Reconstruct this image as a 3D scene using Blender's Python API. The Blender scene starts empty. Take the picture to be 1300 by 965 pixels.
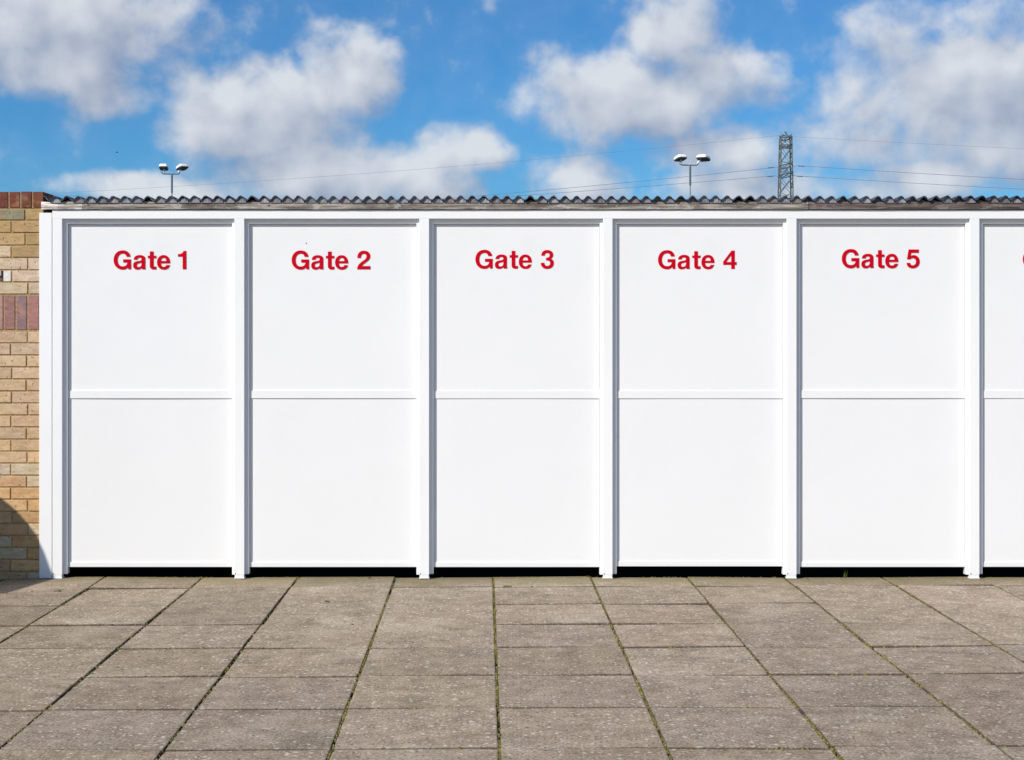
import bpy, bmesh, math, random
from mathutils import Vector, Matrix
R = math.radians
rnd = random.Random(7)
scene = bpy.context.scene
col = scene.collection

# ------------------------------------------------------------------ camera
F = 1947.0; CH = 1.475; D0 = 9.45          # focal length in photo pixels, eye height, distance of the gate fronts
cam_d = bpy.data.cameras.new("camera"); cam = bpy.data.objects.new("camera", cam_d); col.objects.link(cam)
cam.location = (0, 0, CH); cam.rotation_euler = (R(90), 0, 0)
cam_d.sensor_width = 36; cam_d.lens = F/1300*36
cam_d.shift_y = -51.5/1300
cam_d.clip_start = 0.05; cam_d.clip_end = 6000
scene.camera = cam

SUN_AZ, SUN_EL = 45.0, 36.0                 # light travels towards +x +y
SKY_STRENGTH = 0.11
SUN_STRENGTH = 4.85
EXPOSURE = 0.0

# ------------------------------------------------------------------ world: sky with drifting cumulus
world = bpy.data.worlds.new("World"); scene.world = world; world.use_nodes = True
def build_world():
    nt = world.node_tree; nt.nodes.clear(); L = nt.links.new
    def N(t, **k):
        n = nt.nodes.new(t)
        for a, b in k.items(): setattr(n, a, b)
        return n
    def M(op, a, b=None, c=None, clamp=False):
        n = N('ShaderNodeMath', operation=op, use_clamp=clamp)
        for i, v in enumerate((a, b, c)):
            if v is None: continue
            if isinstance(v, (int, float)): n.inputs[i].default_value = v
            else: L(v, n.inputs[i])
        return n.outputs[0]
    out = N('ShaderNodeOutputWorld'); bg = N('ShaderNodeBackground'); L(bg.outputs[0], out.inputs[0])
    bg.inputs[1].default_value = SKY_STRENGTH
    sky = N('ShaderNodeTexSky', sky_type='NISHITA', sun_disc=False)
    sky.sun_elevation = R(SUN_EL); sky.sun_rotation = R(180+SUN_AZ)
    sky.air_density = 1.0; sky.dust_density = 0.25; sky.ozone_density = 2.0; sky.altitude = 50
    hs = N('ShaderNodeMix', data_type='RGBA', blend_type='MULTIPLY'); hs.inputs[0].default_value = 1
    L(sky.outputs[0], hs.inputs[6]); hs.inputs[7].default_value = SKY_TINT
    tc = N('ShaderNodeTexCoord'); sp = N('ShaderNodeSeparateXYZ'); L(tc.outputs['Generated'], sp.inputs[0])
    x, y, z = sp.outputs
    az = M('MULTIPLY', M('ARCTAN2', x, y), 57.29578)
    el = M('MULTIPLY', M('ARCSINE', z), 57.29578)
    cmb = N('ShaderNodeCombineXYZ'); L(az, cmb.inputs[0]); L(el, cmb.inputs[1]); P0 = cmb.outputs[0]
    # clouds of the day: (px, py, rx, ry, weight) centre azimuth/elevation come from the bearings read off the photograph
    blobs = [(60,20,190,75,1),(75,75,112,50,1),(135,115,66,34,.8),(225,60,62,42,.6),
             (338,125,132,55,1),(440,95,78,60,1),(335,167,138,42,1),(450,60,50,25,.6),
             (190,238,125,24,.9),(430,220,185,48,1),(590,190,66,40,.9),(540,235,80,35,.9),(260,200,50,30,.5),
             (860,40,75,60,.9),(792,122,138,62,1),(905,105,90,55,.85),(740,145,70,40,.6),(740,225,75,45,.8),
             (675,85,40,30,.42),(920,195,110,38,.85),(940,238,120,30,.85),(700,60,40,18,.35),
             (1120,60,95,48,.68),(1220,20,110,40,.7),(1240,118,132,84,1.05),(1120,130,90,60,.8),(1090,185,110,40,.75),
             (1180,225,110,30,.9),(1290,190,90,60,.9),(1010,180,60,40,.5)]
    def density(P, det):
        wn = N('ShaderNodeTexNoise'); wn.inputs['Scale'].default_value = .42; wn.inputs['Detail'].default_value = 3
        L(P, wn.inputs['Vector'])
        s = N('ShaderNodeVectorMath', operation='SUBTRACT'); L(wn.outputs['Color'], s.inputs[0]); s.inputs[1].default_value = (.5,.5,.5)
        s2 = N('ShaderNodeVectorMath', operation='MULTIPLY_ADD'); L(s.outputs[0], s2.inputs[0]); s2.inputs[1].default_value = (1.9,1.3,0); L(P, s2.inputs[2])
        Q = s2.outputs[0]
        acc = None
        for px, py, rx, ry, w in blobs:
            a = math.degrees(math.atan((px-650)/F)); e = math.degrees(math.atan((431-py)/math.hypot(F, px-650)))
            d = N('ShaderNodeVectorMath', operation='SUBTRACT'); L(Q, d.inputs[0]); d.inputs[1].default_value = (a, e, 0)
            m = N('ShaderNodeVectorMath', operation='MULTIPLY'); L(d.outputs[0], m.inputs[0])
            m.inputs[1].default_value = (34/rx, 34/ry, 0)
            dt = N('ShaderNodeVectorMath', operation='DOT_PRODUCT'); L(m.outputs[0], dt.inputs[0]); L(m.outputs[0], dt.inputs[1])
            v = M('MULTIPLY', M('SUBTRACT', 1.0, M('MULTIPLY', dt.outputs['Value'], .62)), w, clamp=True)
            acc = v if acc is None else M('SMOOTH_MAX', acc, v, .18)
        # the rest of the sky, beyond the part the photograph shows
        gn = N('ShaderNodeTexNoise'); gn.inputs['Scale'].default_value = 4.2; gn.inputs['Detail'].default_value = 4
        L(tc.outputs['Generated'], gn.inputs['Vector'])
        far = M('MAXIMUM', M('MULTIPLY', M('SUBTRACT', M('ABSOLUTE', az), 21.0), .25, clamp=True), M('MULTIPLY', M('SUBTRACT', el, 15.0), .3, clamp=True))
        acc = M('MAXIMUM', acc, M('MULTIPLY', far, M('MULTIPLY', M('SUBTRACT', gn.outputs['Fac'], .46), 6.0, clamp=True)))
        def billow(det):
          fb = N('ShaderNodeTexNoise'); fb.inputs['Scale'].default_value = .55; fb.inputs['Detail'].default_value = det; fb.inputs['Roughness'].default_value = .54
          fb.inputs['Distortion'].default_value = .25; L(P, fb.inputs['Vector']); return fb.outputs['Fac']
        bl = N('ShaderNodeTexNoise'); bl.inputs['Scale'].default_value = 1.5; bl.inputs['Detail'].default_value = 3; bl.inputs['Roughness'].default_value = .5
        L(P, bl.inputs['Vector'])
        acc = M('MULTIPLY_ADD', M('SUBTRACT', bl.outputs['Fac'], .5), .35, acc)
        return [M('MULTIPLY_ADD', M('SUBTRACT', billow(q), .5), 1.25, acc) for q in det]
    D, Dl = density(P0, (9, 1.2))
    off = N('ShaderNodeVectorMath', operation='ADD'); L(P0, off.inputs[0]); off.inputs[1].default_value = (-.7, 1.15, 0)
    D2, = density(off.outputs[0], (1.2,))
    alpha = N('ShaderNodeMapRange', interpolation_type='SMOOTHSTEP'); L(D, alpha.inputs[0])
    alpha.inputs[1].default_value = .08; alpha.inputs[2].default_value = .86
    relief = M('SUBTRACT', M('MULTIPLY_ADD', D, .38, M('MULTIPLY', Dl, .62)), D2)
    sh = M('ADD', M('MULTIPLY_ADD', relief, .85, .53), M('MULTIPLY', D, -.06), clamp=True)
    cr = N('ShaderNodeMix', data_type='RGBA'); L(sh, cr.inputs[0])
    k = 1/SKY_STRENGTH
    cr.inputs[6].default_value = (.31*k, .365*k, .49*k, 1); cr.inputs[7].default_value = (.74*k, .765*k, .805*k, 1)
    mx = N('ShaderNodeMix', data_type='RGBA')
    veil = N('ShaderNodeMapRange', interpolation_type='SMOOTHSTEP'); L(D, veil.inputs[0])
    veil.inputs[1].default_value = -.32; veil.inputs[2].default_value = .55; veil.inputs[4].default_value = .10
    L(M('MAXIMUM', M('MULTIPLY', alpha.outputs[0], .93), veil.outputs[0]), mx.inputs[0]); L(hs.outputs[2], mx.inputs[6]); L(cr.outputs[2], mx.inputs[7])
    L(mx.outputs[2], bg.inputs[0])
SKY_TINT = (.23, .61, .95, 1)
build_world()

sd = bpy.data.lights.new("sun", 'SUN'); sd.energy = SUN_STRENGTH; sd.angle = R(.5); sd.color = (1.0, .945, .865)
sun = bpy.data.objects.new("sun", sd); col.objects.link(sun)
ldir = Vector((math.sin(R(SUN_AZ))*math.cos(R(SUN_EL)), math.cos(R(SUN_AZ))*math.cos(R(SUN_EL)), -math.sin(R(SUN_EL))))
sun.rotation_euler = ldir.to_track_quat('-Z', 'Y').to_euler(); sun.location = (-6, -6, 9)
vs = scene.view_settings; vs.view_transform = 'Standard'; vs.look = 'None'; vs.exposure = EXPOSURE; vs.gamma = 1
vs.use_curve_mapping = False
scene.cycles.max_bounces = 5; scene.cycles.diffuse_bounces = 3; scene.cycles.glossy_bounces = 2
world.cycles.sampling_method = 'MANUAL'; world.cycles.sample_map_resolution = 512

# ------------------------------------------------------------------ helpers
def tag(o, label=None, cat=None, group=None, kind=None):
    if label: o['label'] = label
    if cat: o['category'] = cat
    if group: o['group'] = group
    if kind: o['kind'] = kind
    return o
def empty(name, loc=(0,0,0)):
    o = bpy.data.objects.new(name, None); o.location = loc; o.empty_display_size = .2; col.objects.link(o); return o
class MB:
    def __init__(s): s.v = []; s.f = []; s.c = []; s.sm = []
    def add(s, vs_, fs, c=(1,1,1), smooth=False):
        b = len(s.v); s.v += [tuple(p) for p in vs_]
        for f in fs: s.f.append(tuple(b+i for i in f)); s.c.append(c); s.sm.append(smooth)
        return s
    def box(s, x0, x1, y0, y1, z0, z1, c=(1,1,1), b=0.0):
        if b <= 0:
            vv = [(x,y,z) for z in (z0,z1) for y in (y0,y1) for x in (x0,x1)]
            return s.add(vv, [(0,2,3,1),(4,5,7,6),(0,1,5,4),(2,6,7,3),(0,4,6,2),(1,3,7,5)], c)
        bm = bmesh.new(); bmesh.ops.create_cube(bm, size=1)
        for v in bm.verts:
            v.co = Vector((x0 if v.co.x < 0 else x1, y0 if v.co.y < 0 else y1, z0 if v.co.z < 0 else z1))
        bmesh.ops.bevel(bm, geom=list(bm.edges), offset=b, segments=2, affect='EDGES', profile=.6)
        bmesh.ops.recalc_face_normals(bm, faces=bm.faces)
        bm.verts.index_update()
        s.add([v.co[:] for v in bm.verts], [[v.index for v in f.verts] for f in bm.faces], c); bm.free(); return s
    def tube(s, pts, rad, n=8, c=(1,1,1), caps=True, smooth=True):
        pts = [Vector(p) for p in pts]; rads = rad if isinstance(rad, (list, tuple)) else [rad]*len(pts)
        rings = []
        for i, p in enumerate(pts):
            t = (pts[min(i+1, len(pts)-1)] - pts[max(i-1, 0)]).normalized()
            a = t.cross(Vector((0,0,1)));
            if a.length < 1e-3: a = Vector((1,0,0))
            a.normalize(); bb = t.cross(a)
            rings.append([p + (a*math.cos(2*math.pi*k/n) + bb*math.sin(2*math.pi*k/n))*rads[i] for k in range(n)])
        vv = [q for r in rings for q in r]; ff = []
        for i in range(len(rings)-1):
            for k in range(n): ff.append((i*n+k, i*n+(k+1)%n, (i+1)*n+(k+1)%n, (i+1)*n+k))
        s.add(vv, ff, c, smooth)
        if caps: s.add(vv, [tuple(range(n-1,-1,-1)), tuple((len(rings)-1)*n+k for k in range(n))], c)
        return s
    def bar(s, p, q, w, c=(1,1,1)): return s.tube([p, q], w*.7071, 4, c, True, False)
    def build(s, name, mat, parent=None, offset=(0,0,0)):
        me = bpy.data.meshes.new(name); o_ = Vector(offset)
        me.from_pydata([tuple(Vector(v)-o_) for v in s.v], [], s.f)
        at = me.color_attributes.new("tone", 'FLOAT_COLOR', 'CORNER')
        k = 0
        for p, c in zip(me.polygons, s.c):
            for _ in range(p.loop_total): at.data[k].color = (c[0], c[1], c[2], 1); k += 1
        me.polygons.foreach_set('use_smooth', s.sm)
        me.materials.append(mat); me.validate(); me.update()
        o = bpy.data.objects.new(name, me); col.objects.link(o); o.location = offset
        if parent: o.parent = parent
        return o
def X(px, d=D0): return (px-650)*d/F
def Z(py, d=D0): return CH-(py-431)*d/F

class Mat:
    def __init__(s, name, rough=.6, spec=.4, metal=0):
        s.m = bpy.data.materials.new(name); s.m.use_nodes = True; s.nt = s.m.node_tree
        s.b = s.nt.nodes['Principled BSDF']; s.b.inputs['Roughness'].default_value = rough
        s.b.inputs['Specular IOR Level'].default_value = spec; s.b.inputs['Metallic'].default_value = metal
        s.tc = s.N('ShaderNodeTexCoord').outputs['Object']
    def N(s, t, **k):
        n = s.nt.nodes.new(t)
        for a, b in k.items(): setattr(n, a, b)
        return n
    def L(s, a, b): s.nt.links.new(a, b)
    def vec(s, scale=(1,1,1)):
        n = s.N('ShaderNodeMapping'); s.L(s.tc, n.inputs[0]); n.inputs['Scale'].default_value = scale; return n.outputs[0]
    def noise(s, scale, detail=4, rough=.5, v=None, dist=0):
        n = s.N('ShaderNodeTexNoise'); n.inputs['Scale'].default_value = scale; n.inputs['Detail'].default_value = detail
        n.inputs['Roughness'].default_value = rough; n.inputs['Distortion'].default_value = dist
        s.L(v or s.tc, n.inputs['Vector']); return n.outputs['Fac']
    def voro(s, scale, v=None, feature='F1', rnd_=1):
        n = s.N('ShaderNodeTexVoronoi', feature=feature); n.inputs['Scale'].default_value = scale
        n.inputs['Randomness'].default_value = rnd_
        s.L(v or s.tc, n.inputs['Vector']); return n
    def ramp(s, fac, lo, hi, a=0.0, b=1.0, smooth=True):
        n = s.N('ShaderNodeMapRange'); n.interpolation_type = 'SMOOTHSTEP' if smooth else 'LINEAR'
        s.L(fac, n.inputs[0])
        for i, v in enumerate((lo, hi, a, b)): n.inputs[i+1].default_value = v
        return n.outputs[0]
    def mix(s, fac, a, b, mode='MIX'):
        n = s.N('ShaderNodeMix', data_type='RGBA', blend_type=mode)
        for i, v in ((0, fac), (6, a), (7, b)):
            if isinstance(v, (int, float)): n.inputs[i].default_value = v
            elif isinstance(v, tuple): n.inputs[i].default_value = v if len(v) == 4 else (*v, 1)
            else: s.L(v, n.inputs[i])
        return n.outputs[2]
    def math(s, op, a, b=0.0, clamp=False):
        n = s.N('ShaderNodeMath', operation=op, use_clamp=clamp)
        for i, v in enumerate((a, b)):
            if isinstance(v, (int, float)): n.inputs[i].default_value = v
            else: s.L(v, n.inputs[i])
        return n.outputs[0]
    def tone(s): return s.N('ShaderNodeAttribute', attribute_name='tone').outputs['Color']
    def color(s, c):
        if isinstance(c, tuple): s.b.inputs['Base Color'].default_value = (*c[:3], 1)
        else: s.L(c, s.b.inputs['Base Color'])
        return s
    def bump(s, h, strength=.4, dist=.003):
        n = s.N('ShaderNodeBump'); n.inputs['Strength'].default_value = strength; n.inputs['Distance'].default_value = dist
        s.L(h, n.inputs['Height']); s.L(n.outputs[0], s.b.inputs['Normal']); return s
    def rough(s, r): s.L(r, s.b.inputs['Roughness']); return s
def plain(name, c, rough=.6, spec=.4, metal=0): return Mat(name, rough, spec, metal).color(c).m

# ------------------------------------------------------------------ materials
def m_white(name, base, dirt=.5, grain=(1,1,1)):
    m = Mat(name, .5, .3)
    sm = m.ramp(m.noise(1.1, 5, .6), .38, .75)
    c = m.mix(m.math('MULTIPLY', sm, .10*dirt+.03), base, (.60,.60,.57))
    st = m.ramp(m.noise(3.0, 6, .7, m.vec((9, 9, .7))), .60, .80)               # thin vertical runs
    c = m.mix(m.math('MULTIPLY', st, .12*dirt), c, (.56,.54,.48))
    sp = m.ramp(m.noise(38, 3, .6), .735, .78)
    c = m.mix(m.math('MULTIPLY', sp, .35*dirt), c, (.40,.34,.27))
    m.color(c)
    h = m.math('ADD', m.math('MULTIPLY', m.noise(160, 3, .6, m.vec(grain)), .35), m.noise(6, 4, .5, m.vec(grain)))
    m.bump(h, .35, .0022); m.rough(m.ramp(m.noise(4, 3), .3, .7, .38, .6))
    return m.m
M_panel = m_white("white gloss painted board", (.79,.79,.79), .8)
M_frame = m_white("white painted timber", (.825,.825,.825), .7, (1, 1, .12))
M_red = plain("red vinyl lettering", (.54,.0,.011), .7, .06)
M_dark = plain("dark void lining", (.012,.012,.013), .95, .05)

def m_fascia():
    m = Mat("weathered grey timber", .9, .1)
    v = m.vec((.45, 6, 6))
    g = m.noise(9, 8, .7, v, .4); g2 = m.noise(3.2, 5, .6)
    c = m.mix(m.ramp(g, .36, .64), (.14,.12,.10), (.52,.49,.44))
    c = m.mix(m.math('MULTIPLY', m.ramp(g2, .5, .68), .7), c, (.12,.10,.085))
    kn = m.voro(5.5, m.vec((1, 1, 2.2))).outputs['Distance']
    c = m.mix(m.ramp(kn, .03, .09, .85, 0), c, (.035,.028,.022))
    wp = m.ramp(m.noise(16, 4, .7, m.vec((.5, 1, 1))), .56, .62)
    c = m.mix(m.math('MULTIPLY', wp, .55), c, (.62,.61,.58))
    c = m.mix(1.0, c, m.tone(), 'MULTIPLY')
    m.color(c).bump(g, .8, .004); return m.m
M_fascia = m_fascia()
def m_sheet():
    m = Mat("weathered corrugated sheet", .85, .2)
    g = m.noise(28, 6, .7)
    c = m.mix(m.ramp(g, .35, .68), (.035,.042,.06), (.12,.135,.165))
    c = m.mix(m.math('MULTIPLY', m.ramp(m.noise(70, 4, .6), .6, .7), .6), c, (.30,.29,.27))
    c = m.mix(m.math('MULTIPLY', m.ramp(m.noise(9, 3, .6), .6, .7), .3), c, (.13,.09,.08))
    c = m.mix(1.0, c, m.tone(), 'MULTIPLY')
    m.color(c).bump(g, .7, .003); return m.m
M_sheet = m_sheet()
def m_filler():
    m = Mat("grey mortar eaves packing", .95, .1)
    g = m.noise(30, 5, .6)
    m.color(m.mix(1.0, m.mix(m.ramp(g, .35, .65), (.20,.205,.24), (.36,.365,.40)), m.tone(), 'MULTIPLY')).bump(g, .8, .004); return m.m
M_filler = m_filler()
def m_brick():
    m = Mat("fired clay brick", .88, .2)
    t = m.tone()
    g = m.noise(24, 6, .65, m.vec((.6, .6, 1.6)), .3); big = m.noise(7, 4, .6)
    c = m.mix(1.0, t, m.mix(m.ramp(g, .3, .7), (.80,.78,.75), (1.10,1.10,1.11)), 'MULTIPLY')
    c = m.mix(m.math('MULTIPLY', m.ramp(big, .52, .72), .35), c, (.56,.44,.35))
    pit = m.ramp(m.noise(75, 3, .6), .655, .70)
    c = m.mix(m.math('MULTIPLY', pit, .75), c, (.10,.06,.04))
    or_ = m.ramp(m.noise(12, 3, .5), .60, .72)
    c = m.mix(m.math('MULTIPLY', or_, .35), c, (.50,.25,.11))
    m.color(c).bump(m.math('SUBTRACT', g, pit), .8, .004); return m.m
M_brick = m_brick()
def m_mortar():
    m = Mat("ochre mortar", .95, .1)
    g = m.noise(60, 5, .7)
    m.color(m.mix(m.ramp(g, .35, .65), (.30,.195,.085), (.48,.345,.18))).bump(g, .8, .004); return m.m
M_mortar = m_mortar()
def m_slab():
    m = Mat("worn concrete flag", .92, .15)
    big = m.noise(1.7, 6, .62); mid = m.noise(9, 6, .68); fine = m.noise(85, 5, .72)
    c = m.mix(m.ramp(mid, .32, .68), (.262,.200,.143), (.415,.328,.240))
    c = m.mix(m.math('MULTIPLY', m.ramp(big, .50, .68), .6), c, (.52,.43,.335))
    c = m.mix(m.math('MULTIPLY', m.ramp(m.noise(3.1, 6, .68, m.vec((1,1.4,1))), .50, .68), .55), c, (.17,.14,.105))
    c = m.mix(m.ramp(fine, .36, .52, .68, 0), c, (.14,.11,.082))
    c = m.mix(m.ramp(fine, .54, .66, 0, .7), c, (.55,.47,.375))
    def spots(scale, r0, r1, pick, colr, amt, stretch=(1,1,1)):
        v = m.voro(scale, m.vec(stretch))
        cs = m.N('ShaderNodeSeparateColor'); m.L(v.outputs['Color'], cs.inputs[0])
        k = m.math('MULTIPLY', m.ramp(v.outputs['Distance'], r0, r1, 1, 0), m.math('GREATER_THAN', cs.outputs[0], pick))
        return m.mix(m.math('MULTIPLY', k, amt), c, colr)
    lic = m.ramp(m.noise(23, 6, .75), .57, .64)
    c = m.mix(m.math('MULTIPLY', lic, m.ramp(m.noise(2.3, 3), .40, .62, .1, .6)), c, (.56,.50,.42))
    c = spots(34, .16, .32, .66, (.62,.58,.52), .85)                            # pale lichen and aggregate
    c = spots(70, .18, .32, .60, (.60,.55,.48), .75)
    c = spots(48, .15, .32, .64, (.085,.065,.05), .8)
    c = spots(13, .10, .20, .80, (.60,.575,.52), .7, (1,1.2,1))
    # lichen and moss stain along the gate line
    sx = m.N('ShaderNodeSeparateXYZ'); m.L(m.tc, sx.inputs[0])
    nw = m.math('ADD', sx.outputs[1], m.math('MULTIPLY', m.noise(3.5, 4, .6), .5))
    c = m.mix(m.math('MULTIPLY', m.ramp(nw, 9.30, 9.68), .62), c, (.235,.20,.105))
    c = m.mix(m.math('MULTIPLY', m.ramp(m.noise(5.5, 7, .75), .56, .70), .38), c, (.22,.185,.095))
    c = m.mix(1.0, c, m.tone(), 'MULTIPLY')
    h = m.math('ADD', fine, m.math('MULTIPLY', mid, .6))
    m.color(c).bump(h, .7, .0030); return m.m
M_slab = m_slab()
def m_soil():
    m = Mat("dark joint soil", 1, .05)
    g = m.noise(40, 5, .7)
    m.color(m.mix(m.ramp(g, .4, .6), (.035,.028,.019), (.10,.082,.05))).bump(g, 1, .01); return m.m
M_soil = m_soil()
def m_moss():
    m = Mat("joint moss", 1, .05)
    g = m.noise(60, 4, .7)
    m.color(m.mix(1.0, m.mix(m.ramp(g, .35, .65), (.11,.105,.028), (.25,.225,.085)), m.tone(), 'MULTIPLY')).bump(g, 1, .005); return m.m
M_moss = m_moss()
def m_ground():
    m = Mat("tarmac yard", .95, .1)
    g = m.noise(3, 6, .7)
    m.color(m.mix(m.ramp(g, .35, .65), (.045,.045,.045), (.085,.082,.078))).bump(m.noise(120, 3), .6, .004); return m.m
M_ground = m_ground()
M_grass = plain("green blade", (.10,.16,.035), .7, .2)
M_drygrass = plain("dry straw blade", (.30,.24,.10), .8, .2)
M_leaf = plain("dead brown leaf", (.11,.06,.03), .9, .1)
M_pole = Mat("galvanised steel", .5, .5, .6).color((.36,.38,.41)).m
M_bracket = plain("dark bracket steel", (.10,.15,.19), .6, .3)
M_shell = plain("white lamp housing", (.82,.84,.83), .4, .4)
M_glass = plain("lamp front glass", (.06,.065,.06), .3, .3)
def m_pylon():
    m = Mat("mossy galvanised lattice", .85, .2)
    m.color(m.mix(m.ramp(m.noise(.9, 5, .6), .4, .62), (.10,.115,.11), (.17,.18,.145))); return m.m
M_pylon = m_pylon()
M_cable = plain("aluminium conductor", (.20,.21,.25), .7, .3)
M_insul = plain("brown insulator", (.08,.075,.085), .4, .4)
M_bird = plain("dark feathers", (.02,.02,.02), .9, .1)
M_caster = Mat("green moulded plastic", .55, .4)
M_caster.color(M_caster.mix(M_caster.ramp(M_caster.noise(5, 4), .4, .65), (.015,.075,.035), (.03,.11,.05))); M_caster = M_caster.m
M_rubber = plain("black rubber flap", (.015,.015,.015), .8, .2)

# ------------------------------------------------------------------ ground
def make_ground():
    mb = MB(); mb.add([(-900,-900,-.075),(900,-900,-.075),(900,2500,-.075),(-900,2500,-.075)], [(0,1,2,3)])
    tag(mb.build('ground', M_ground), kind='structure')
    mb = MB(); mb.box(-9.2, 9.2, -3.1, 9.516, -.07, -.012)
    tag(mb.build('paving_bed', M_soil), kind='structure')
make_ground()
TH = R(1.03); OX, OY = -.1157, 9.385; CW = .6016
def pv(u, v):                                # paving grid is laid one degree off the gate line
    return (OX + u*math.cos(TH) - v*math.sin(TH), OY + u*math.sin(TH) + v*math.cos(TH))
BACK = D0+.075
ROWS = [-.236, -.838, -1.437, -2.040, -2.65] + [-2.65-.6*i for i in range(1, 17)]
merged = {(2,2),(3,1),(4,1),(4,2),(-1,2),(-2,1),(-3,1),(-4,1)}
col_u = {k: k*CW + rnd.uniform(-.004,.004) for k in range(-16, 17)}
joints = []                                  # (p, q, width, moss density)
def make_paving():
    mb = MB()
    for k in range(-15, 15):
        x0, x1 = col_u[k], col_u[k+1]
        gl = .0042 if k in (-4,-3) else .0036
        if k == 4: sh_ = .028
        elif abs(k) > 5: sh_ = rnd.uniform(-.2,.2)
        else: sh_ = rnd.uniform(-.006,.006)
        vs_ = [None]+[r+(sh_ if i > 0 else 0) for i, r in enumerate(ROWS)]
        j = 0
        while j < len(vs_)-1:
            top = vs_[j]; e = j+1
            while (k, e-1) in merged and e < len(vs_)-1: e += 1
            if abs(k) > 6 and rnd.random() < .12 and e < len(vs_)-2: e += 1
            bot = vs_[e]
            def back_v(u): return (BACK-OY-u*math.sin(TH))/math.cos(TH)
            tl, tr = (back_v(x0), back_v(x1)) if top is None else (top, top)
            bl = br = bot
            if k == -5 and j == 0: bl = -.46
            if k == -5 and j == 1: tl = -.46
            if k == -6 and j == 0: br = -.46; bl = -.50
            if k == -6 and j == 1: tr = -.46; tl = -.50
            g = gl; gr_ = .0068
            quad = [(x0+g, bl+gr_), (x1-g, br+gr_), (x1-g, tr-(gr_ if top is not None else 0)), (x0+g, tl-(gr_ if top is not None else 0))]
            dz = rnd.uniform(-.0018,.0018); tx = rnd.uniform(-.003,.003); ty = rnd.uniform(-.003,.003)
            t = rnd.gauss(.93, .06); tone = (t*rnd.uniform(.985,1.02), t, t*rnd.uniform(.96,1.02))
            rings = [[], [], [], []]
            cxm = sum(q[0] for q in quad)/4; cym = sum(q[1] for q in quad)/4
            for a in range(4):
                p, q = quad[a], quad[(a+1) % 4]; n = 14
                ln = math.hypot(q[0]-p[0], q[1]-p[1]); nx, ny = -(q[1]-p[1])/ln, (q[0]-p[0])/ln
                for s_ in range(n):
                    f = s_/n; jx = 0 if s_ == 0 else abs(rnd.gauss(0, .0011))
                    if s_ == 0 and rnd.random() < .35: jx = rnd.uniform(.002,.008)
                    u = p[0]+(q[0]-p[0])*f + nx*jx; v = p[1]+(q[1]-p[1])*f + ny*jx
                    for ri, (ins, z) in enumerate(((0,-.03),(0,-.0045),(.0022,-.0012),(.007,0))):
                        du, dv = cxm-u, cym-v
                        # inset towards the middle along both axes
                        uu = u + math.copysign(min(ins, abs(du)), du) if abs(du) > .02 else u
                        vv = v + math.copysign(min(ins, abs(dv)), dv) if abs(dv) > .02 else v
                        zz = z + dz + (u-cxm)/.3*tx + (v-cym)/.3*ty
                        x_, y_ = pv(uu, vv); rings[ri].append((x_, y_, zz))
            n = len(rings[0]); base = sum(rings, [])
            fs = []
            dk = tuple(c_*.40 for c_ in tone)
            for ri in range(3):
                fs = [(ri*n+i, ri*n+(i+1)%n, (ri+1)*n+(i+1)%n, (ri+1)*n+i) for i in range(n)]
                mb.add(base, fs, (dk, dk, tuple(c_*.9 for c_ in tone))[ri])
            mb.add(base, [tuple(3*n+i for i in range(n))], tone)
            if abs(k) < 8 and bot > -4.6:
                joints.append((pv(x0, bl), pv(x1, br), .0025, .16))
                joints.append((pv(x0, bl), pv(x0, tl), .0045, {0:1.0,-1:.6,1:.75,2:.6,3:.55,4:.55}.get(k,.3)))
            j = e
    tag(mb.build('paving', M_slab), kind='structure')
make_paving()

def make_moss():
    mb = MB(); r = random.Random(3)
    def clump(x, y, z, a, h, c):
        vv = [(x, y, z+h)]; n = 6
        for i in range(n):
            t = 2*math.pi*i/n + r.uniform(-.3,.3); q = a*r.uniform(.7,1.25)
            vv.append((x+q*.6*math.cos(t), y+q*.6*math.sin(t), z+h*.75))
        for i in range(n):
            t = 2*math.pi*i/n + r.uniform(-.3,.3); q = a*r.uniform(.8,1.3)
            vv.append((x+q*math.cos(t), y+q*math.sin(t), z-.004))
        fs = [(0, 1+i, 1+(i+1)%n) for i in range(n)] + [(1+i, 7+i, 7+(i+1)%n, 1+(i+1)%n) for i in range(n)]
        mb.add(vv, fs, c)
    for p, q, w, dens in joints:
        ln = math.hypot(q[0]-p[0], q[1]-p[1]); n = int(ln/.0045)
        ph = r.uniform(0, 9); f1 = r.uniform(5, 11)
        for i in range(n):
            f = (i+r.random())/n; s_ = math.sin(f*f1+ph)*.5 + math.sin(f*f1*2.7+ph*2)*.3
            if r.random() > dens*(.62+.6*s_): continue
            x = p[0]+(q[0]-p[0])*f + r.gauss(0, w*.6); y = p[1]+(q[1]-p[1])*f + r.gauss(0, w*.6)
            big = r.random() < .05
            a = r.uniform(.0035,.007) * (1.8 if big else 1)
            g = r.uniform(.6,1.2); brown = r.random() < .3
            clump(x, y, r.uniform(-.009,-.004) if not big else -.004, a, a*.8, (g*1.3, g, g*.9) if brown else (g, g*1.04, g*.8))
    # at the foot of the gates
    for i in range(420):
        x = r.uniform(-2.75, 3.9); a = r.uniform(.003,.006)
        if math.sin(x*2.3)+math.sin(x*5.1+1) < .1 and r.random() < .85: continue
        clump(x, D0+.071+r.gauss(0,.004), -.001, a, a*.5, (r.uniform(.7,1.1),)*3)
    tag(mb.build('moss', M_moss), 'olive moss growing in the joints of the concrete paving', 'moss', kind='stuff')
make_moss()

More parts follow.
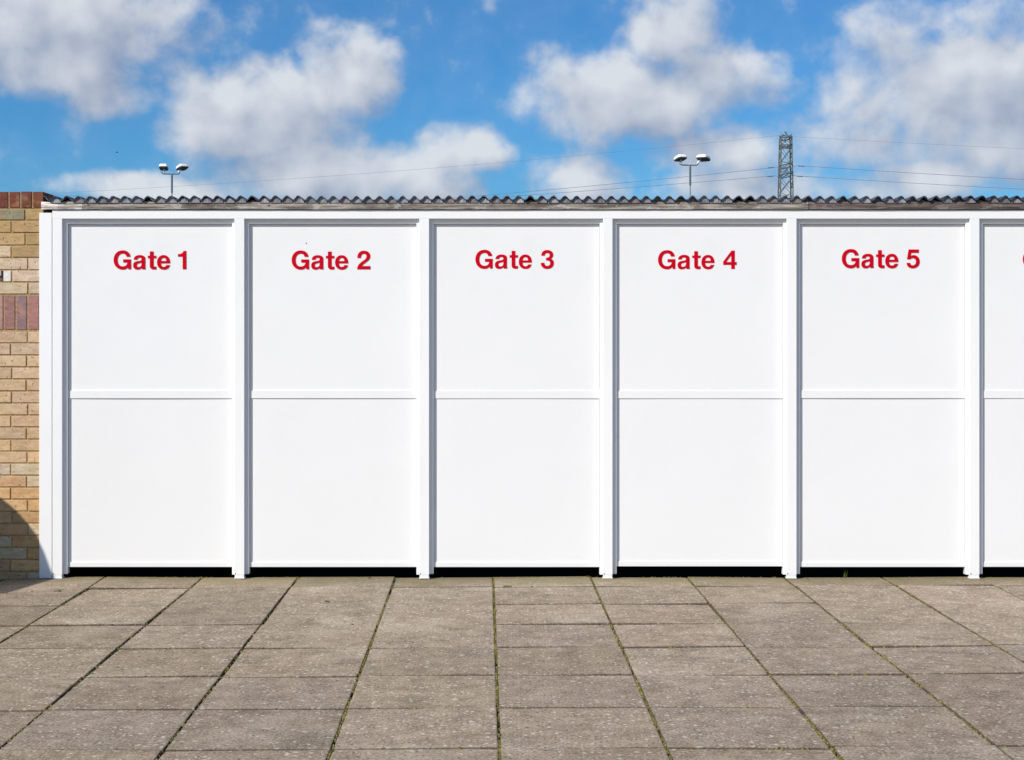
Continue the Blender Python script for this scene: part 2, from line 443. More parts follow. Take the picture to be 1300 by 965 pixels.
def tuft(px, py, n, h, spread, label, mat, dep=None, flat=.5):
    d = F*CH/(py-431); x, y = X(px, d), d
    mb = MB(); r = random.Random(int(px*7+py))
    for i in range(n):
        a = r.uniform(0, 2*math.pi); b = r.random()*spread; bx, by = b*math.cos(a), b*math.sin(a)*.5
        ln = h*r.uniform(.5,1.1); ld = r.uniform(0, 2*math.pi); k = r.uniform(.2,1)*flat
        pts = []
        for s_ in range(5):
            f = s_/4; pts.append(Vector((bx+math.cos(ld)*ln*k*f*f, by+math.sin(ld)*ln*k*f*f, ln*f*(1-.35*k*f))))
        w = r.uniform(.0012,.0022); sd_ = Vector((-math.sin(ld), math.cos(ld), 0))
        vv = []
        for s_, p in enumerate(pts):
            ww = w*(1-s_/4.2); vv += [p-sd_*ww, p+sd_*ww]
        mb.add(vv, [(2*s_, 2*s_+1, 2*s_+3, 2*s_+2) for s_ in range(4)])
    o = mb.build('weed_tuft', mat); o.location = (x, y, -.004)
    tag(o, label, 'weed', 'weeds sprouting from the paving joints'); return o
tuft(75, 751, 46, .022, .035, 'low green weed in the skewed joint by the white side board', M_grass)
tuft(80, 768, 26, .016, .03, 'tiny green weed where a joint starts, below the side board', M_grass)
tuft(150, 847, 14, .012, .02, 'small weed speck in the near left cross joint', M_grass)
tuft(643, 744.5, 34, .016, .03, 'small green weed in the joint in front of Gate 3', M_grass)
tuft(757, 766, 26, .014, .025, 'little weed at a joint crossing in front of the Gate 3 and Gate 4 post', M_grass)
tuft(1156, 757, 34, .026, .03, 'pale straw weed in the slanting joint in front of Gate 5', M_drygrass)
tuft(1029, 737, 26, .014, .02, 'yellowish weed beside the foot of the post between Gate 4 and Gate 5', M_drygrass)
tuft(1073, 733.2, 5, .055, .012, 'thin upright grass blades against the dark gap under Gate 5', M_grass, flat=.35)
tuft(1244, 735, 20, .012, .02, 'yellow moss weed at the foot of the post right of Gate 5', M_drygrass)
tuft(308, 735.4, 16, .010, .02, 'little green weed under the foot of the post between Gate 1 and Gate 2', M_grass)
tuft(117, 855, 18, .014, .03, 'green weed at the near left joint crossing', M_grass)
def leaf(px, py, s_, label):
    d = F*CH/(py-431); r = random.Random(int(px)); mb = MB(); n = 9
    vv = [(0,0,.004)]
    for i in range(n):
        a = 2*math.pi*i/n; q = s_*(1 if i % 2 else .6)*r.uniform(.7,1.2)
        vv.append((q*math.cos(a), q*.7*math.sin(a), .002+r.uniform(0,.012)))
    mb.add(vv, [(0, 1+i, 1+(i+1)%n) for i in range(n)])
    o = mb.build('dead_leaf', M_leaf); o.location = (X(px, d), d, .001)
    tag(o, label, 'leaf', 'dead leaves on the paving')
leaf(469, 735, .016, 'curled brown leaf at the dark gap under Gate 2')
leaf(746, 733.6, .012, 'scrap of dead leaf beside the post foot right of Gate 3')
leaf(416, 765, .018, 'brown leaf scrap lying on the slab in front of Gate 2')
leaf(1025, 736, .010, 'tiny brown leaf crumb just right of the post between Gate 4 and Gate 5')

# ------------------------------------------------------------------ lettering outlines (units of 1/714 cap height)
# each contour: start point, then either (x,y) for a line or (x1,y1,x2,y2,x,y) for a curve
GL = {
'G': [[(650,484),(632,640,520,729,355,729),(130,729,0,560,0,352),(0,150,130,-15,355,-15),(435,-15,505,15,555,80),(570,0),(672,0),(672,380),(370,380),(370,262),(534,262),(525,165,460,108,355,108),(210,108,152,230,152,352),(152,480,210,606,355,606),(430,606,485,560,498,484)]],
'a': [[(22,370),(30,490,125,546,250,546),(370,546,468,512,468,405),(468,125),(468,65,470,20,492,0),(345,0),(338,15,334,35,332,55),(290,10,235,-15,165,-15),(65,-15,0,40,0,145),(0,265,85,300,180,314),(270,327,326,330,326,382),(326,428,295,448,245,448),(195,448,168,425,162,370)],
      [(326,272),(300,245,260,240,220,232),(165,222,138,200,138,155),(138,112,165,84,210,84),(285,84,326,130,326,200)]],
't': [[(78,686),(221,686),(221,520),(325,520),(325,426),(221,426),(221,160),(221,115,232,103,280,103),(300,103,315,104,325,106),(325,-2),(300,-7,270,-9,235,-9),(125,-9,78,38,78,130),(78,426),(0,426),(0,520),(78,520)]],
'e': [[(148,230),(151,130,205,90,265,90),(312,90,347,114,357,160),(497,160),(467,40,385,-15,262,-15),(100,-15,0,92,0,265),(0,432,108,546,258,546),(420,546,512,420,507,230)],
      [(150,318),(362,318),(352,400,320,440,256,440),(190,440,158,398,150,318)]],
'1': [[(322,0),(322,709),(215,709),(200,620,120,583,0,583),(0,488),(182,488),(182,0)]],
'2': [[(0,0),(515,0),(515,125),(185,125),(210,180,300,235,370,290),(450,350,510,410,510,508),(510,635,415,720,268,720),(100,720,8,610,10,440),(148,440),(148,545,187,600,262,600),(328,600,365,560,365,500),(365,420,300,375,215,315),(110,240,10,170,0,0)]],
'3': [[(20,500),(20,640,115,720,250,720),(385,720,482,645,482,535),(482,460,445,405,385,383),(455,365,507,300,507,212),(507,75,400,-15,253,-15),(95,-15,0,75,0,225),(139,225),(142,150,182,102,252,102),(315,102,364,145,364,208),(364,300,290,320,205,316),(205,418),(280,418,345,440,345,515),(345,570,305,602,250,602),(185,602,154,560,154,500)]],
'4': [[(310,0),(448,0),(448,158),(522,158),(522,270),(448,270),(448,712),(325,712),(0,285),(0,158),(310,158)],[(310,270),(310,530),(118,270)]],
'5': [[(479,712),(479,585),(185,585),(162,452),(195,482,230,494,282,494),(412,494,512,395,512,245),(512,95,400,-15,245,-15),(100,-15,5,65,0,195),(142,195),(150,135,190,100,245,100),(320,100,368,160,368,240),(368,320,320,380,245,380),(200,380,172,364,148,330),(20,338),(82,712)]],
'6': [[(480,530),(465,650,380,720,270,720),(90,720,0,560,0,345),(0,130,80,-15,262,-15),(400,-15,512,85,512,232),(512,375,415,467,290,467),(225,467,175,440,142,395),(147,520,187,605,267,605),(312,605,337,575,345,530)],
      [(257,355),(325,355,367,300,367,228),(367,155,325,97,257,97),(190,97,145,155,145,228),(145,300,190,355,257,355)]],
}
DIG = {'1': 2493, '2': 2535, '3': 2533, '4': 2526, '5': 2505, '6': 2530}
def lettering(digit, x, y, zbase, parent):
    cu = bpy.data.curves.new('lettering', 'CURVE'); cu.dimensions = '2D'; cu.fill_mode = 'BOTH'; cu.extrude = .0006
    k = 23.5*D0/F/714
    for ch, ox in (('G',0),('a',756),('t',1325),('e',1681),(digit, DIG[digit])):
        for cont in GL[ch]:
            pts = [cont[0]]; cur = cont[0]
            for seg in cont[1:]:
                if len(seg) == 2: pts.append(seg); cur = seg
                else:
                    a = Vector(cur); b = Vector(seg[0:2]); c = Vector(seg[2:4]); d = Vector(seg[4:6])
                    for i in range(1, 11):
                        t = i/10; p = a*(1-t)**3 + b*3*t*(1-t)**2 + c*3*t*t*(1-t) + d*t**3; pts.append((p.x, p.y))
                    cur = seg[4:6]
            if (Vector(pts[0])-Vector(pts[-1])).length < 1: pts.pop()
            sp = cu.splines.new('POLY'); sp.points.add(len(pts)-1); sp.use_cyclic_u = True
            for q, (px_, py_) in zip(sp.points, pts): q.co = ((px_+ox)*k, py_*k, 0, 1)
    tmp = bpy.data.objects.new('lettering_curve', cu)
    me = bpy.data.meshes.new_from_object(tmp); bpy.data.objects.remove(tmp)
    me.name = 'lettering'; me.materials.clear(); me.materials.append(M_red)
    me.transform(Matrix.Rotation(R(90), 4, 'X'))
    o = bpy.data.objects.new('lettering', me); col.objects.link(o); o.parent = parent
    o.location = Vector((x, y, zbase)) - parent.location
    return o

# ------------------------------------------------------------------ gate block
XE = X(1470)+.031                            # right end of the block
blk = empty('gate_block', (0, D0, 0))
tag(blk, 'long white painted gate block of numbered panels under a corrugated roof', 'gate building')
def P(mb, name, mat, label=None, parent=blk):
    o = mb.build(name, mat)
    o.parent = parent; o.location = -Vector(parent.location) if parent is blk else (0,0,0)
    if label: o['label'] = label
    return o
Y0 = D0; YS = D0+.024; YP = D0+.045          # post face, stop face, panel face
ZL, ZT = Z(277.6), Z(266.6)
posts = [72.6, 303.8, 538.5, 771.6, 1005.0, 1237.4, 1470.0]
posts = [X(p) for p in posts]; PW = .0298
for i, x in enumerate(posts):
    mb = MB(); w = PW + rnd.uniform(-.0007,.0007)
    mb.box(x-w, x+w, Y0, YS+.05, .024, ZL+.02, b=.0018)
    mb.box(x-w+.002, x+w-.002, Y0+.001, YS+.02, .008, .0235, b=.002)
    # splayed foot block
    x0, x1 = x-w-.002, x+w+.003
    mb.add([(x0,Y0-.003,.003),(x1,Y0-.003,.003),(x1,Y0+.05,.003),(x0,Y0+.05,.003),(x-w+.004,Y0+.001,.010),(x+w-.004,Y0+.001,.010),(x+w-.004,Y0+.05,.010),(x-w+.004,Y0+.05,.010)],
           [(0,3,2,1),(4,5,6,7),(0,1,5,4),(1,2,6,5),(2,3,7,6),(3,0,4,7)])
    po = P(mb, 'post', M_frame)
    mb = MB(); mb.tube([(x-w+.006, Y0+.002, .031), (x-w+.006, Y0-.0015, .031)], .0035, 10)
    bo = mb.build('bolt_head', M_dark, po)
mb = MB(); mb.box(posts[0]-PW-.0005, XE, Y0-.0006, YS+.0505, ZL+.0003, ZT, b=.0008); P(mb, 'lintel', M_frame)
mb = MB(); mb.box(X(49.6), X(65.6), Y0+.002, Y0+.05, .003, Z(270.2), b=.0025)
mb.box(X(65.2), X(67.2), Y0+.016, Y0+.05, .01, Z(271), b=0)
P(mb, 'side_board', M_frame)
SO = .0255                                  # how far the stops show beside a post
text = {0: ('1', 144.3, 341.75), 1: ('2', 370.3, 341.9), 2: ('3', 603.5, 341.0), 3: ('4', 835.3, 341.5), 4: ('5', 1068.6, 340.1), 5: ('6', 1298.3, 340.8)}
for i in range(6):
    xl, xr = posts[i]+PW, posts[i+1]-PW
    mb = MB(); ZS = ZL-.028
    sb = .022
    mb.box(xl-.003, xl+SO, YS, YP+.03, sb+.004, ZL+.001, b=.0018)
    mb.box(xr-SO*.75, xr+.003, YS, YP+.03, sb, ZL+.001, b=.0018)
    mb.box(xl+SO+.0004, xr-SO*.75-.0004, YS+.0008, YP+.03, ZS, ZL+.001, b=.0018)
    P(mb, 'gate_frame', M_frame)
    # gate
    zb = .068 + (.003 if i == 3 else 0) + rnd.uniform(-.0008,.0008); zt = ZS-.003
    bow = rnd.uniform(-.0025,.0025)
    gx0, gx1 = xl+SO-.004+.006, xr-SO*.75+.004-.006
    mb = MB(); nx, nz = 10, 20
    grid = []
    for a in range(nz+1):
        for b_ in range(nx+1):
            fx, fz = b_/nx, a/nz
            grid.append((gx0+(gx1-gx0)*fx, YP + bow*math.sin(math.pi*fx)*math.sin(math.pi*fz), zb+(zt-zb)*fz))
    fs = [(a*(nx+1)+b_, a*(nx+1)+b_+1, (a+1)*(nx+1)+b_+1, (a+1)*(nx+1)+b_) for a in range(nz) for b_ in range(nx)]
    mb.add(grid, fs, smooth=True)
    mb.box(gx0, gx1, YP+.0065, YP+.03, zb, zt)
    mb.box(gx0, gx1, YP+.0006, YP+.0060, zb, zb+.004); mb.box(gx0, gx1, YP+.0006, YP+.0060, zt-.004, zt)
    ng = text[i][0]
    g = mb.build('gate', M_panel, blk, offset=((gx0+gx1)/2, YP, zb)); g.location = Vector(((gx0+gx1)/2, YP, zb)) - Vector(blk.location)
    g['label'] = 'white gate panel lettered Gate %s in red' % ng
    def sub(m_, name):
        o = m_.build(name, M_panel, g, offset=((gx0+gx1)/2, YP, zb)); o.location = (0,0,0); return o
    mb = MB(); zr = Z(501.2)+rnd.uniform(-.001,.001); mb.box(gx0-.004, gx1+.001, YP-.0062, YP+.003, zr-.0235, zr+.0235, b=.0009); sub(mb, 'mid_rail')
    mb = MB(); mb.box(gx0-.004, gx1+.001, YP-.0062, YP+.003, zb-.0008, zb+.030, b=.0022); sub(mb, 'bottom_rail')
    if i == 1:
        mb = MB(); mb.tube([(X(387.6), YP+.002, Z(308.3)), (X(387.6), YP-.002, Z(308.3))], .0032, 10)
        o = mb.build('nail_head', M_dark, g, offset=((gx0+gx1)/2, YP, zb)); o.location = (0,0,0)
    dg, tx, ty = text[i]
    o = lettering(dg, X(tx, YP), YP-.0022, Z(ty, YP), blk)
    o.parent = g; o.location = Vector((X(tx, YP), YP-.0022, Z(ty, YP))) - Vector(((gx0+gx1)/2, YP, zb))
# fascia boards, mossy sheets, filler, walls, floor
FZ0, FZ1 = Z(265.9), Z(256.6)
def fascia(x0, x1, tone, label):
    mb = MB(); n = int((x1-x0)/.05); r = random.Random(int(x0*10)+50)
    top, bot = [], []
    prof = []
    for i in range(n+1):
        x = x0+(x1-x0)*i/n
        zt = FZ1 + r.uniform(-.0012,.0012); zb = FZ0 + r.uniform(-.0008,.0008); yf = Y0-.012+.001*math.sin(x*2)
        prof += [(x,yf,zb),(x,yf,zt),(x,Y0+.012,zt),(x,Y0+.012,zb)]
    fs = [(0,1,2,3),(4*n+3,4*n+2,4*n+1,4*n)]
    for i in range(n):
        for k in range(4): fs.append((4*i+k, 4*(i+1)+k, 4*(i+1)+(k+1)%4, 4*i+(k+1)%4))
    for f in fs:
        mb.add([], [])
    base = len(mb.v); mb.v += prof
    for f in fs:
        xx = sum(prof[q][0] for q in f)/len(f)
        t = tone
        if xx < X(100): t = (2.0,2.0,2.0) if xx < X(78) else (1.5,1.5,1.5)
        mb.f.append(f); mb.c.append(t); mb.sm.append(False)
    P(mb, 'fascia_board', M_fascia, label)
fascia(X(53), X(1026)-.0015, (.84,.81,.79), 'weathered grey fascia board with flaking white paint')
fascia(X(1026)+.0015, XE+.02, (.42,.36,.36), 'darker brown fascia board at the right')
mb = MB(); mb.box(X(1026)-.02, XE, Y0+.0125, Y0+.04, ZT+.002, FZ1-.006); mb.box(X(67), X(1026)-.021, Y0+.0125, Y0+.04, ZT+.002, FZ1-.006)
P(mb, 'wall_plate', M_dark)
PITCH = .0712; AMP = .0122; TK = .0074; YF = Y0-.030; YB = Y0+3.1; SLP = -.02
xs0 = X(57.5)
def wave(x, ph=0):
    c = math.cos(2*math.pi*(x-X(71.6))/PITCH+ph); return AMP*math.copysign(abs(c)**.78, c)
def zc(y): return Z(249.2) - AMP - TK/2 + (y-YF)*SLP
k = 0; x = xs0; tones = [.95,.8,1.15,1.0,.62,.9,.85,.6,.75]
while x < XE+.03:
    n_c = 11; x1 = min(x+n_c*PITCH, XE+.06)
    t = tones[k % len(tones)]; mb = MB(); r = random.Random(k+5)
    N_ = int((x1-x+.02)/PITCH*14); lift = .0005+.0022*(k % 2)
    ys = [YF+r.uniform(-.003,.003), YF+.01, YF+.4, YF+1.2, YB]
    rows_ = []
    for yi, y in enumerate(ys):
        for side in (0, 1):
            for i in range(N_+1):
                xx = x + (x1-x+.02)*i/N_
                jy = r.uniform(-.0015,.0015) if yi == 0 else 0
                rows_.append((xx, y+jy, zc(y)+wave(xx)+lift+(TK/2 if side == 0 else -TK/2)))
    W = N_+1; fs = []
    for yi in range(len(ys)-1):
        for i in range(N_):
            a = (2*yi)*W+i; b_ = (2*(yi+1))*W+i
            fs.append((a, a+1, b_+1, b_)); a += W; b_ += W; fs.append((a, b_, b_+1, a+1))
    mb.add(rows_, fs, (t,t,t), True)
    mb.add(rows_, [(i, W+i, W+i+1, i+1) for i in range(N_)], (t*1.15,)*3, False)
    mb.add(rows_, [(0, 2*W, 3*W, W)], (t,)*3)
    P(mb, 'roof_sheet', M_sheet)
    x += n_c*PITCH; k += 1
# mortar packing under each crest, some of it fallen out
r = random.Random(11); c0 = X(71.6); i = 0
while c0+i*PITCH < XE:
    cx = c0+i*PITCH; i += 1
    q = r.random(); dep = .004 if q > .12 else .03
    if X(760) < cx < X(900) and q < .35 or cx > X(1010) and q < .4: dep = .03
    frac = r.uniform(.82,1) if q > .12 else .5
    hw = PITCH*.46; nn = 10; zf = FZ1-.006; vv = []; yy = YF+.008+dep
    for j in range(nn+1):
        xx = cx-hw+2*hw*j/nn; vv.append((xx, yy+r.uniform(-.002,.002), max(zf+.002, zf+(zc(yy)+wave(xx)-TK/2+.0015-zf)*(frac if frac < .9 else 1))))
    for j in range(nn+1): vv.append((cx-hw+2*hw*j/nn, yy, zf))
    t = r.uniform(.6,1.15); rd = r.random() < .12
    tc_ = (t*(1.05 if rd else 1), t*(.90 if rd else 1), t*(.84 if rd else 1)); m_ = 2*(nn+1)
    vv += [(p[0], p[1]+.02, p[2]) for p in vv]
    fs = [(j, j+nn+1, j+nn+2, j+1) for j in range(nn)] + [(j, j+1, m_+j+1, m_+j) for j in range(nn)]
    mb = MB(); mb.add(vv, fs, tc_); P(mb, 'mortar_plug', M_filler)
# side and back walls and a sunken dark floor
mb = MB()
mb.box(X(66), X(66)+.03, Y0+.075, Y0+3.0, -.06, 2.25); mb.box(XE-.03, XE, Y0+.075, Y0+3.0, -.06, 2.25)
mb.box(X(66), XE, Y0+3.0, Y0+3.05, -.06, 2.25)
P(mb, 'rear_wall', M_frame)
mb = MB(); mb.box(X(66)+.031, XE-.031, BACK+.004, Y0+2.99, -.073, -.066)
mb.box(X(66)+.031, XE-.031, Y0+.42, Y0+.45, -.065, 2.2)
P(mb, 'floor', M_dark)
mb = MB(); mb.box(X(66)+.031, X(66)+.034, BACK, Y0+.41, -.06, .4); P(mb, 'black_gap_sheet', M_dark)  # near-black sheet added over the lit side wall to keep the gap dark

# ------------------------------------------------------------------ brick wall
def make_brick_wall():
    root = empty('brick_wall', (X(20), D0+.012, 0))
    tag(root, 'yellow stock brick wall with red soldier course and dark red coping beside Gate 1', 'brick wall')
    r = random.Random(21); YF_ = D0+.012; x_end = X(54); x_left = -6.6; TH_ = .215
    def PP(mb, name, mat, label=None):
        o = mb.build(name, mat); o.parent = root; o.location = -Vector(root.location)
        if label: o['label'] = label
    ztop = Z(264.3)
    mb = MB(); mb.box(x_left, x_end-.006, YF_+.0055, YF_+TH_-.005, -.07, Z(263.0)); PP(mb, 'mortar', M_mortar)
    def brick(mb, x0, x1, z0, z1, c, y0=YF_):
        if x1-x0 < .012: return
        j = r.uniform(-.0012,.0012)
        mb.box(x0+r.uniform(-.001,.001), x1+r.uniform(-.001,.001), y0+j, YF_+TH_, z0+r.uniform(-.0008,.0008), z1+r.uniform(-.0008,.0008), c, b=.0028)
    def jit(c, s_=.10):
        t = r.gauss(1, s_*.8); return (c[0]*t*r.uniform(.96,1.04), c[1]*t, c[2]*t*r.uniform(.92,1.08))
    ochre = (.44,.30,.145); pale = (.58,.455,.315); buff = (.60,.405,.225); pink = (.57,.41,.26)
    mb = MB()
    # courses above the soldiers
    ys = [264.8, 279.7, 295.6, 311.4, 327.0, 342.8, 358.2, 373.8]
    jx = [31, 13.6, 31.5, 13.6, 34.5, 14, 35]
    for i in range(7):
        z1, z0 = Z(ys[i])-.0045, Z(ys[i+1])+.0045
        xr = X(jx[i]+46.4); xj = X(jx[i])
        base = ochre if i < 3 else pale
        xx = x_end
        edges = [x_end, xj]
        while edges[-1] > x_left: edges.append(edges[-1]-.225)
        for a in range(len(edges)-1):
            b1, b0 = edges[a]-(.005 if a else 0), edges[a+1]+.005
            c = jit(base if r.random() > .2 else (ochre if i < 4 else pink))
            if i == 0 and a == 1: c = jit((.25,.22,.15))
            if i == 5 and a == 1:
                brick(mb, X(3.6), b1, z0, z1, (.74,.71,.66)); b1 = X(-6)
                mb.box(X(-5.5), X(3.4), YF_+.0045, YF_+.02, z0, z1, (.03,.025,.02))  # dark colour stands in for the shade inside the hollow
                mb.box(X(-5.5), X(.6), YF_+.001, YF_+.02, z0+.034, z1, (.55,.5,.45), b=.006)
                mb.box(X(-5.0), X(2.6), YF_+.0015, YF_+.02, z0, z0+.022, (.14,.12,.11), b=.007)
            brick(mb, max(b0, x_left), b1, z0, z1, c)
    # courses below
    y = 420.4; i = 0
    while y < 760:
        z1, z0 = Z(y)-.0045, Z(y+15.28)+.0045
        xj = X((33.5, 13.3)[i % 2]+r.uniform(-1.2,1.2))
        edges = [x_end, xj]
        while edges[-1] > x_left: edges.append(edges[-1]-.225)
        f = min(1, max(0, (y-430)/200))
        base = tuple(pink[q]*(1-f)+buff[q]*f for q in range(3))
        if y > 600: base = (.58,.36,.185)
        for a in range(len(edges)-1):
            b1, b0 = edges[a]-(.005 if a else 0), edges[a+1]+.005
            brick(mb, max(b0, x_left), b1, z0, z1, jit(base if r.random() > .12 else pale))
        y += 15.28; i += 1
    PP(mb, 'brickwork', M_brick)
    mb = MB(); z1, z0 = Z(375.0), Z(418.4); xb = x_end-.030
    brick(mb, xb+.010, x_end, z0, z1, (.16,.09,.08)); cs = [(.42,.20,.18),(.30,.18,.19),(.33,.17,.17),(.40,.23,.21)]; q = 0
    while xb > x_left:
        brick(mb, xb-.0625, xb, z0, z1, jit(cs[q % 4], .12)); xb -= .0727; q += 1
    PP(mb, 'soldier_course', M_brick, 'upright plum red bricks set as a band')
    mb = MB(); z1, z0 = Z(243.2), Z(263.2); xb = x_end+.0005
    cc = (.17,.055,.035)
    while xb > x_left:
        mb.box(xb-.0630, xb, YF_-.002+r.uniform(-.002,.001), YF_+TH_+.004, z0, z1+r.uniform(-.001,.001), jit(cc, .14), b=.003); xb -= .0727
    PP(mb, 'coping', M_brick, 'dark red bricks laid on edge along the wall top')
    mb = MB(); mb.box(x_left, x_end-.004, YF_+.003, YF_+TH_-.003, z0-.004, z1-.004); PP(mb, 'coping_joints', M_mortar)
make_brick_wall()

# ------------------------------------------------------------------ unseen dome added left of the frame, shaped to throw the round shadow
def make_shadow_caster():
    c = (-4.495, 8.247, 0); H = 1.833
    kn = [.797,.788,.768,.748,.722,.607,.465,.343,.257,.012]
    def rad(t):                              # smooth curve through girths fitted to the shadow outline
        f = t*9; i = min(8, int(f)); f -= i
        p0, p1, p2, p3 = kn[max(i-1,0)], kn[i], kn[i+1], kn[min(i+2,9)]
        return max(.002, .5*(2*p1+(p2-p0)*f+(2*p0-5*p1+4*p2-p3)*f*f+(3*p1-p0-3*p2+p3)*f**3))
    root = empty('shadow_caster', c)
    tag(root, 'unseen green dome added left of the gates to cast the round shadow', 'bottle bank')
    prof = [(rad(t), t*H) for t in [i/40 for i in range(41)]]
    mb = MB(); n = 48; vv = []; fs = []
    for r_, z in prof[:-1]: vv += [(r_*math.cos(2*math.pi*k/n), r_*math.sin(2*math.pi*k/n), z) for k in range(n)]
    m = len(prof)-1
    for i in range(m-1):
        for k in range(n): fs.append((i*n+k, i*n+(k+1)%n, (i+1)*n+(k+1)%n, (i+1)*n+k))
    vv.append((0,0,H)); fs += [((m-1)*n+k, (m-1)*n+(k+1)%n, m*n) for k in range(n)]
    mb.add(vv, fs, smooth=True); mb.build('shell', M_caster, root)
    for a in (45, 225):
        z = 1.12; r_ = rad(z/H); ca, sa = math.cos(R(a)), math.sin(R(a))
        mb = MB(); mb.tube([(ca*(r_-.06), sa*(r_-.06), z), (ca*(r_+.05), sa*(r_+.05), z-.01)], .105, 24)
        o = mb.build('caster_port', M_caster, root)
        mb = MB(); mb.tube([(ca*(r_+.049), sa*(r_+.049), z-.01), (ca*(r_+.054), sa*(r_+.054), z-.01)], .085, 24); mb.build('flap', M_rubber, o)
make_shadow_caster()

# ------------------------------------------------------------------ floodlight columns far behind the gates
def make_flood(px, d, ytop, yawL, yawR, lab, armL, armR):
    x = X(px, d); zb = Z(ytop, d)
    root = empty('floodlight_column', (x, d, -.07)); tag(root, lab, 'floodlight', 'floodlight columns behind the gate block')
    h = zb+.07
    mb = MB(); mb.tube([(0,0,0),(0,0,h*.5),(0,0,h-.95)], [.085,.05,.034], 10); mb.tube([(0,0,0),(0,0,.03)], .17, 12)
    mb.build('pole', M_pole, root)
    mb = MB(); mb.tube([(0,0,h-.98),(0,0,h-.1)], .052, 10); mb.tube([(0,0,h-.1),(0,0,h)], .045, 8)
    mb.build('spigot', M_bracket, root)
    mb = MB(); mb.tube([(-armL,-.02,h+.10),(-armL*.8,0,h+.01),(0,0,h),(armR*.8,0,h),(armR,-.02,h+.08)], .030, 8)
    mb.build('crossbar', M_bracket, root)
    def head(sx, yaw, wid, off):
        hd = empty('lamp_head', (sx, -.02, h+.16)); hd.parent = root
        M4 = Matrix.Translation((off[0],0,off[1])) @ Matrix.Rotation(R(yaw), 4, 'Z') @ Matrix.Rotation(R(-12), 4, 'X')
        # housing: domed shell, wide flat rim, open underneath
        w, l, t = wid/2*.94, .30, .16
        secs = [(1.0,0),(1.0,.04),(.93,.10),(.78,.155),(.50,t)]
        vv, fs, n = [], [], 20
        for s_, z in secs:
            for k in range(n):
                a = 2*math.pi*k/n; ca, sa = math.cos(a), math.sin(a)
                e = .35
                vv.append(tuple(M4 @ Vector((w*s_*math.copysign(abs(ca)**e, ca), l*s_*math.copysign(abs(sa)**e, sa), z))))
        for i in range(len(secs)-1):
            for k in range(n): fs.append((i*n+k, i*n+(k+1)%n, (i+1)*n+(k+1)%n, (i+1)*n+k))
        fs.append(tuple((len(secs)-1)*n+k for k in range(n)))
        mb = MB(); mb.add(vv, fs, smooth=False); mb.build('lamp_housing', M_shell, hd)
        mb = MB(); vv = []
        for s_, z in ((.99,.002),(.94,-.045),(.90,-.060)):
            for k in range(n):
                a = 2*math.pi*k/n; ca, sa = math.cos(a), math.sin(a); e = .35
                vv.append(tuple(M4 @ Vector((w*s_*math.copysign(abs(ca)**e, ca), l*s_*math.copysign(abs(sa)**e, sa), z))))
        fs = [(i*n+k, (i+1)*n+k, (i+1)*n+(k+1)%n, i*n+(k+1)%n) for i in range(2) for k in range(n)] + [tuple(2*n+k for k in range(n-1,-1,-1))]
        mb.add(vv, fs); mb.build('lamp_glass', M_glass, hd)
        mb = MB(); mb.tube([(0,0,-.09),(off[0]*.6,0,off[1]-.02)], .045, 8); mb.build('yoke', M_shell, hd)
    return root, head, h
_, hd, _h = make_flood(218.2, 79.5, 221, 0, 0, 'floodlight column with two white heads behind Gate 1', .55, .42)
hd(-.40, 4, .48, (-.02,.15)); hd(.34, 38, .55, (.20,.15))
_, hd, _h = make_flood(876.2, 75.0, 209.8, 0, 0, 'floodlight column with two white heads behind Gate 4, left of the pylon', .52, .40)
hd(-.44, 25, .54, (-.04,.15)); hd(.34, -35, .62, (.30,.15))

# ------------------------------------------------------------------ lattice pylon and its lines
DP = 183.0
def make_pylon():
    cx = X(997.4, DP); root = empty('pylon', (cx, DP, -.07))
    tag(root, 'grey green steel lattice pylon rising behind Gate 4', 'pylon')
    zt = Z(173.5, DP)+.07
    def hw(z): return .62+(zt-z)*.0195
    T = .055
    def leg(sx, sy):
        mb = MB(); mb.bar((sx*hw(0), sy*hw(0), 0), (sx*hw(zt), sy*hw(zt), zt), .13); return mb
    for sx in (-1,1):
        for sy in (-1,1): leg(sx, sy).build('leg', M_pylon, root)
    zs = [zt, zt-1.05, zt-1.35, zt-3.15, zt-4.95, zt-6.75, zt-7.4]
    while zs[-1] > 1: zs.append(zs[-1]-1.9)
    zs[-1] = .3
    mb = MB()
    for i in range(len(zs)-1):
        a, b = zs[i], zs[i+1]; ha, hb = hw(a), hw(b)
        for f in range(4):
            c_, s_ = [(1,0),(0,1),(-1,0),(0,-1)][f]
            def pt(u, h_, z): return (u*c_*h_ - s_*h_, u*s_*h_ + c_*h_, z) if False else ((u*h_*c_ - h_*s_), (u*h_*s_ + h_*c_), z)
            w1 = T*(1.35 if f == 2 else .8)
            mb.bar(pt(-1,ha,a), pt(1,hb,b), w1); mb.bar(pt(1,ha,a), pt(-1,hb,b), T*.7)
            if i in (0,1,2,6) or i > 8: mb.bar(pt(-1,ha,a), pt(1,ha,a), .07)
    mb.build('bracing', M_pylon, root)
    for z, s_ in ((Z(211, DP)+.07, -1), (Z(223, DP)+.07, -1), (zt-.25, -1)):
        L_ = 2.6 if z < zt-1 else 1.2
        for sy in (-1, 1):
            mb = MB(); h_ = hw(z)
            for sx in (-1,1):
                mb.bar((sx*h_, sy*h_, z), (0, sy*(h_+L_), z), .09); mb.bar((sx*h_, sy*h_, z+.45), (0, sy*(h_+L_), z+.02), .07)
            mb.build('cross_arm', M_pylon, root)
    mb = MB(); mb.bar((.42,0,zt-.05), (-.05,0,zt+.45), .10); mb.bar((-.05,0,zt+.45), (.15,0,zt+.52), .09); mb.bar((-.05,0,zt+.45),(-.12,0,zt+.62), .09)
    mb.build('peak_bracket', M_pylon, root)
    return cx, hw, zt
pcx, phw, pzt = make_pylon()
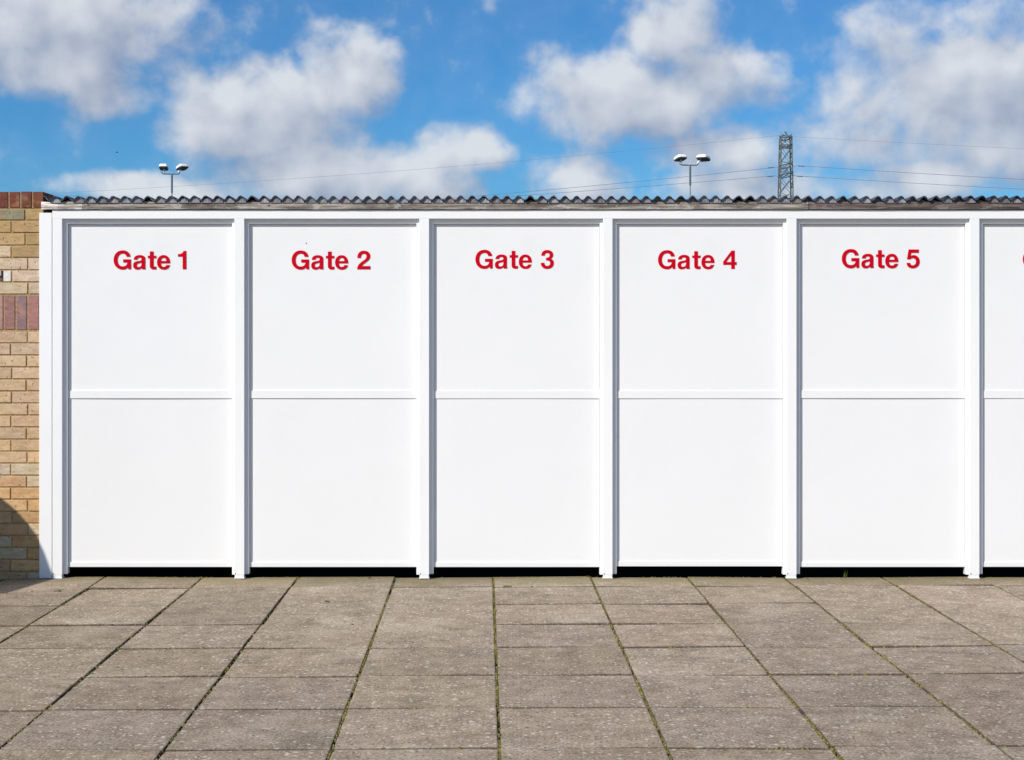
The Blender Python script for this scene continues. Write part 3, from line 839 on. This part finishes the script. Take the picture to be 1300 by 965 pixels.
def make_line(ypx_l, ypx_r, sl, sr, rad, lab, dy, ins):
    dd = DP+dy; root = empty('power_line', (pcx, dd, Z(ypx_l, dd)))
    tag(root, lab, 'power line', 'overhead lines carried by the pylon')
    s = 1/1.0; mb = MB(); zr = Z(ypx_r, dd)-Z(ypx_l, dd)
    def span(sgn, slope, length, z0):
        pts = []
        for i in range(41):
            d = length*i/40; pts.append((sgn*(.75+d), 0, z0 - slope*d + slope*d*d/length))
        return pts
    mb.tube(span(-1, sl, 330, 0), rad, 5); mb.tube(span(1, sr, 280, zr), rad, 5)
    mb.tube([(-.75,0,0),(0,0,-.25 if ins else 0),(.75,0,zr)], rad, 5)
    mb.build('conductor', M_cable, root)
    if ins:
        for sgn, z0 in ((-1,0),(1,zr)):
            m2 = MB(); a = 1.0 if (sgn > 0) == (ins == 1) else 1.9
            for k in range(9): m2.tube([(sgn*(a+k*.08),0,z0-.07*a*.9-.004*k),(sgn*(a+.05+k*.08),0,z0-.07*a*.9-.004*k)], .055, 8)
            m2.build('insulator', M_insul, root)
make_line(211.5, 210.2, .108, .068, .024, 'upper of the two thick power lines passing the pylon', -2.9, 1)
make_line(223.2, 222.6, .086, .066, .024, 'lower of the two thick power lines passing the pylon', 2.9, 2)
make_line(172.0, 173.5, .108, .058, .012, 'thin topmost wire running to the top of the pylon', 0, 0)

# ------------------------------------------------------------------ distant bird
def make_bird():
    d = 150; x, z = X(148.5, d), Z(193.5, d)
    root = empty('bird', (x, d, z)); tag(root, 'tiny dark bird flying in the blue sky to the left of the Gate 1 floodlight', 'bird')
    mb = MB(); mb.tube([(-.11,0,-.01),(-.06,0,.0),(.02,0,0),(.09,0,.01),(.13,0,.012)], [.006,.03,.038,.024,.006], 10)
    for s_ in (-1, 1):
        mb.add([(-.03,0,.02),(.05,0,.02),(.02,s_*.2,.07),(-.05,s_*.34,.03),(-.03,0,.008),(.05,0,.008),(.02,s_*.2,.06),(-.05,s_*.34,.027)],
               [(0,1,2,3),(4,7,6,5),(0,4,5,1),(1,5,6,2),(2,6,7,3),(3,7,4,0)])
    mb.add([(-.10,-.02,0),(-.10,.02,0),(-.2,.04,0),(-.2,-.04,0),(-.10,-.02,-.006),(-.10,.02,-.006),(-.2,.04,-.006),(-.2,-.04,-.006)],
           [(0,1,2,3),(4,7,6,5),(0,4,5,1),(1,5,6,2),(2,6,7,3),(3,7,4,0)])
    o = mb.build('body', M_bird, root); root.rotation_euler = (0, 0, R(20))
make_bird()
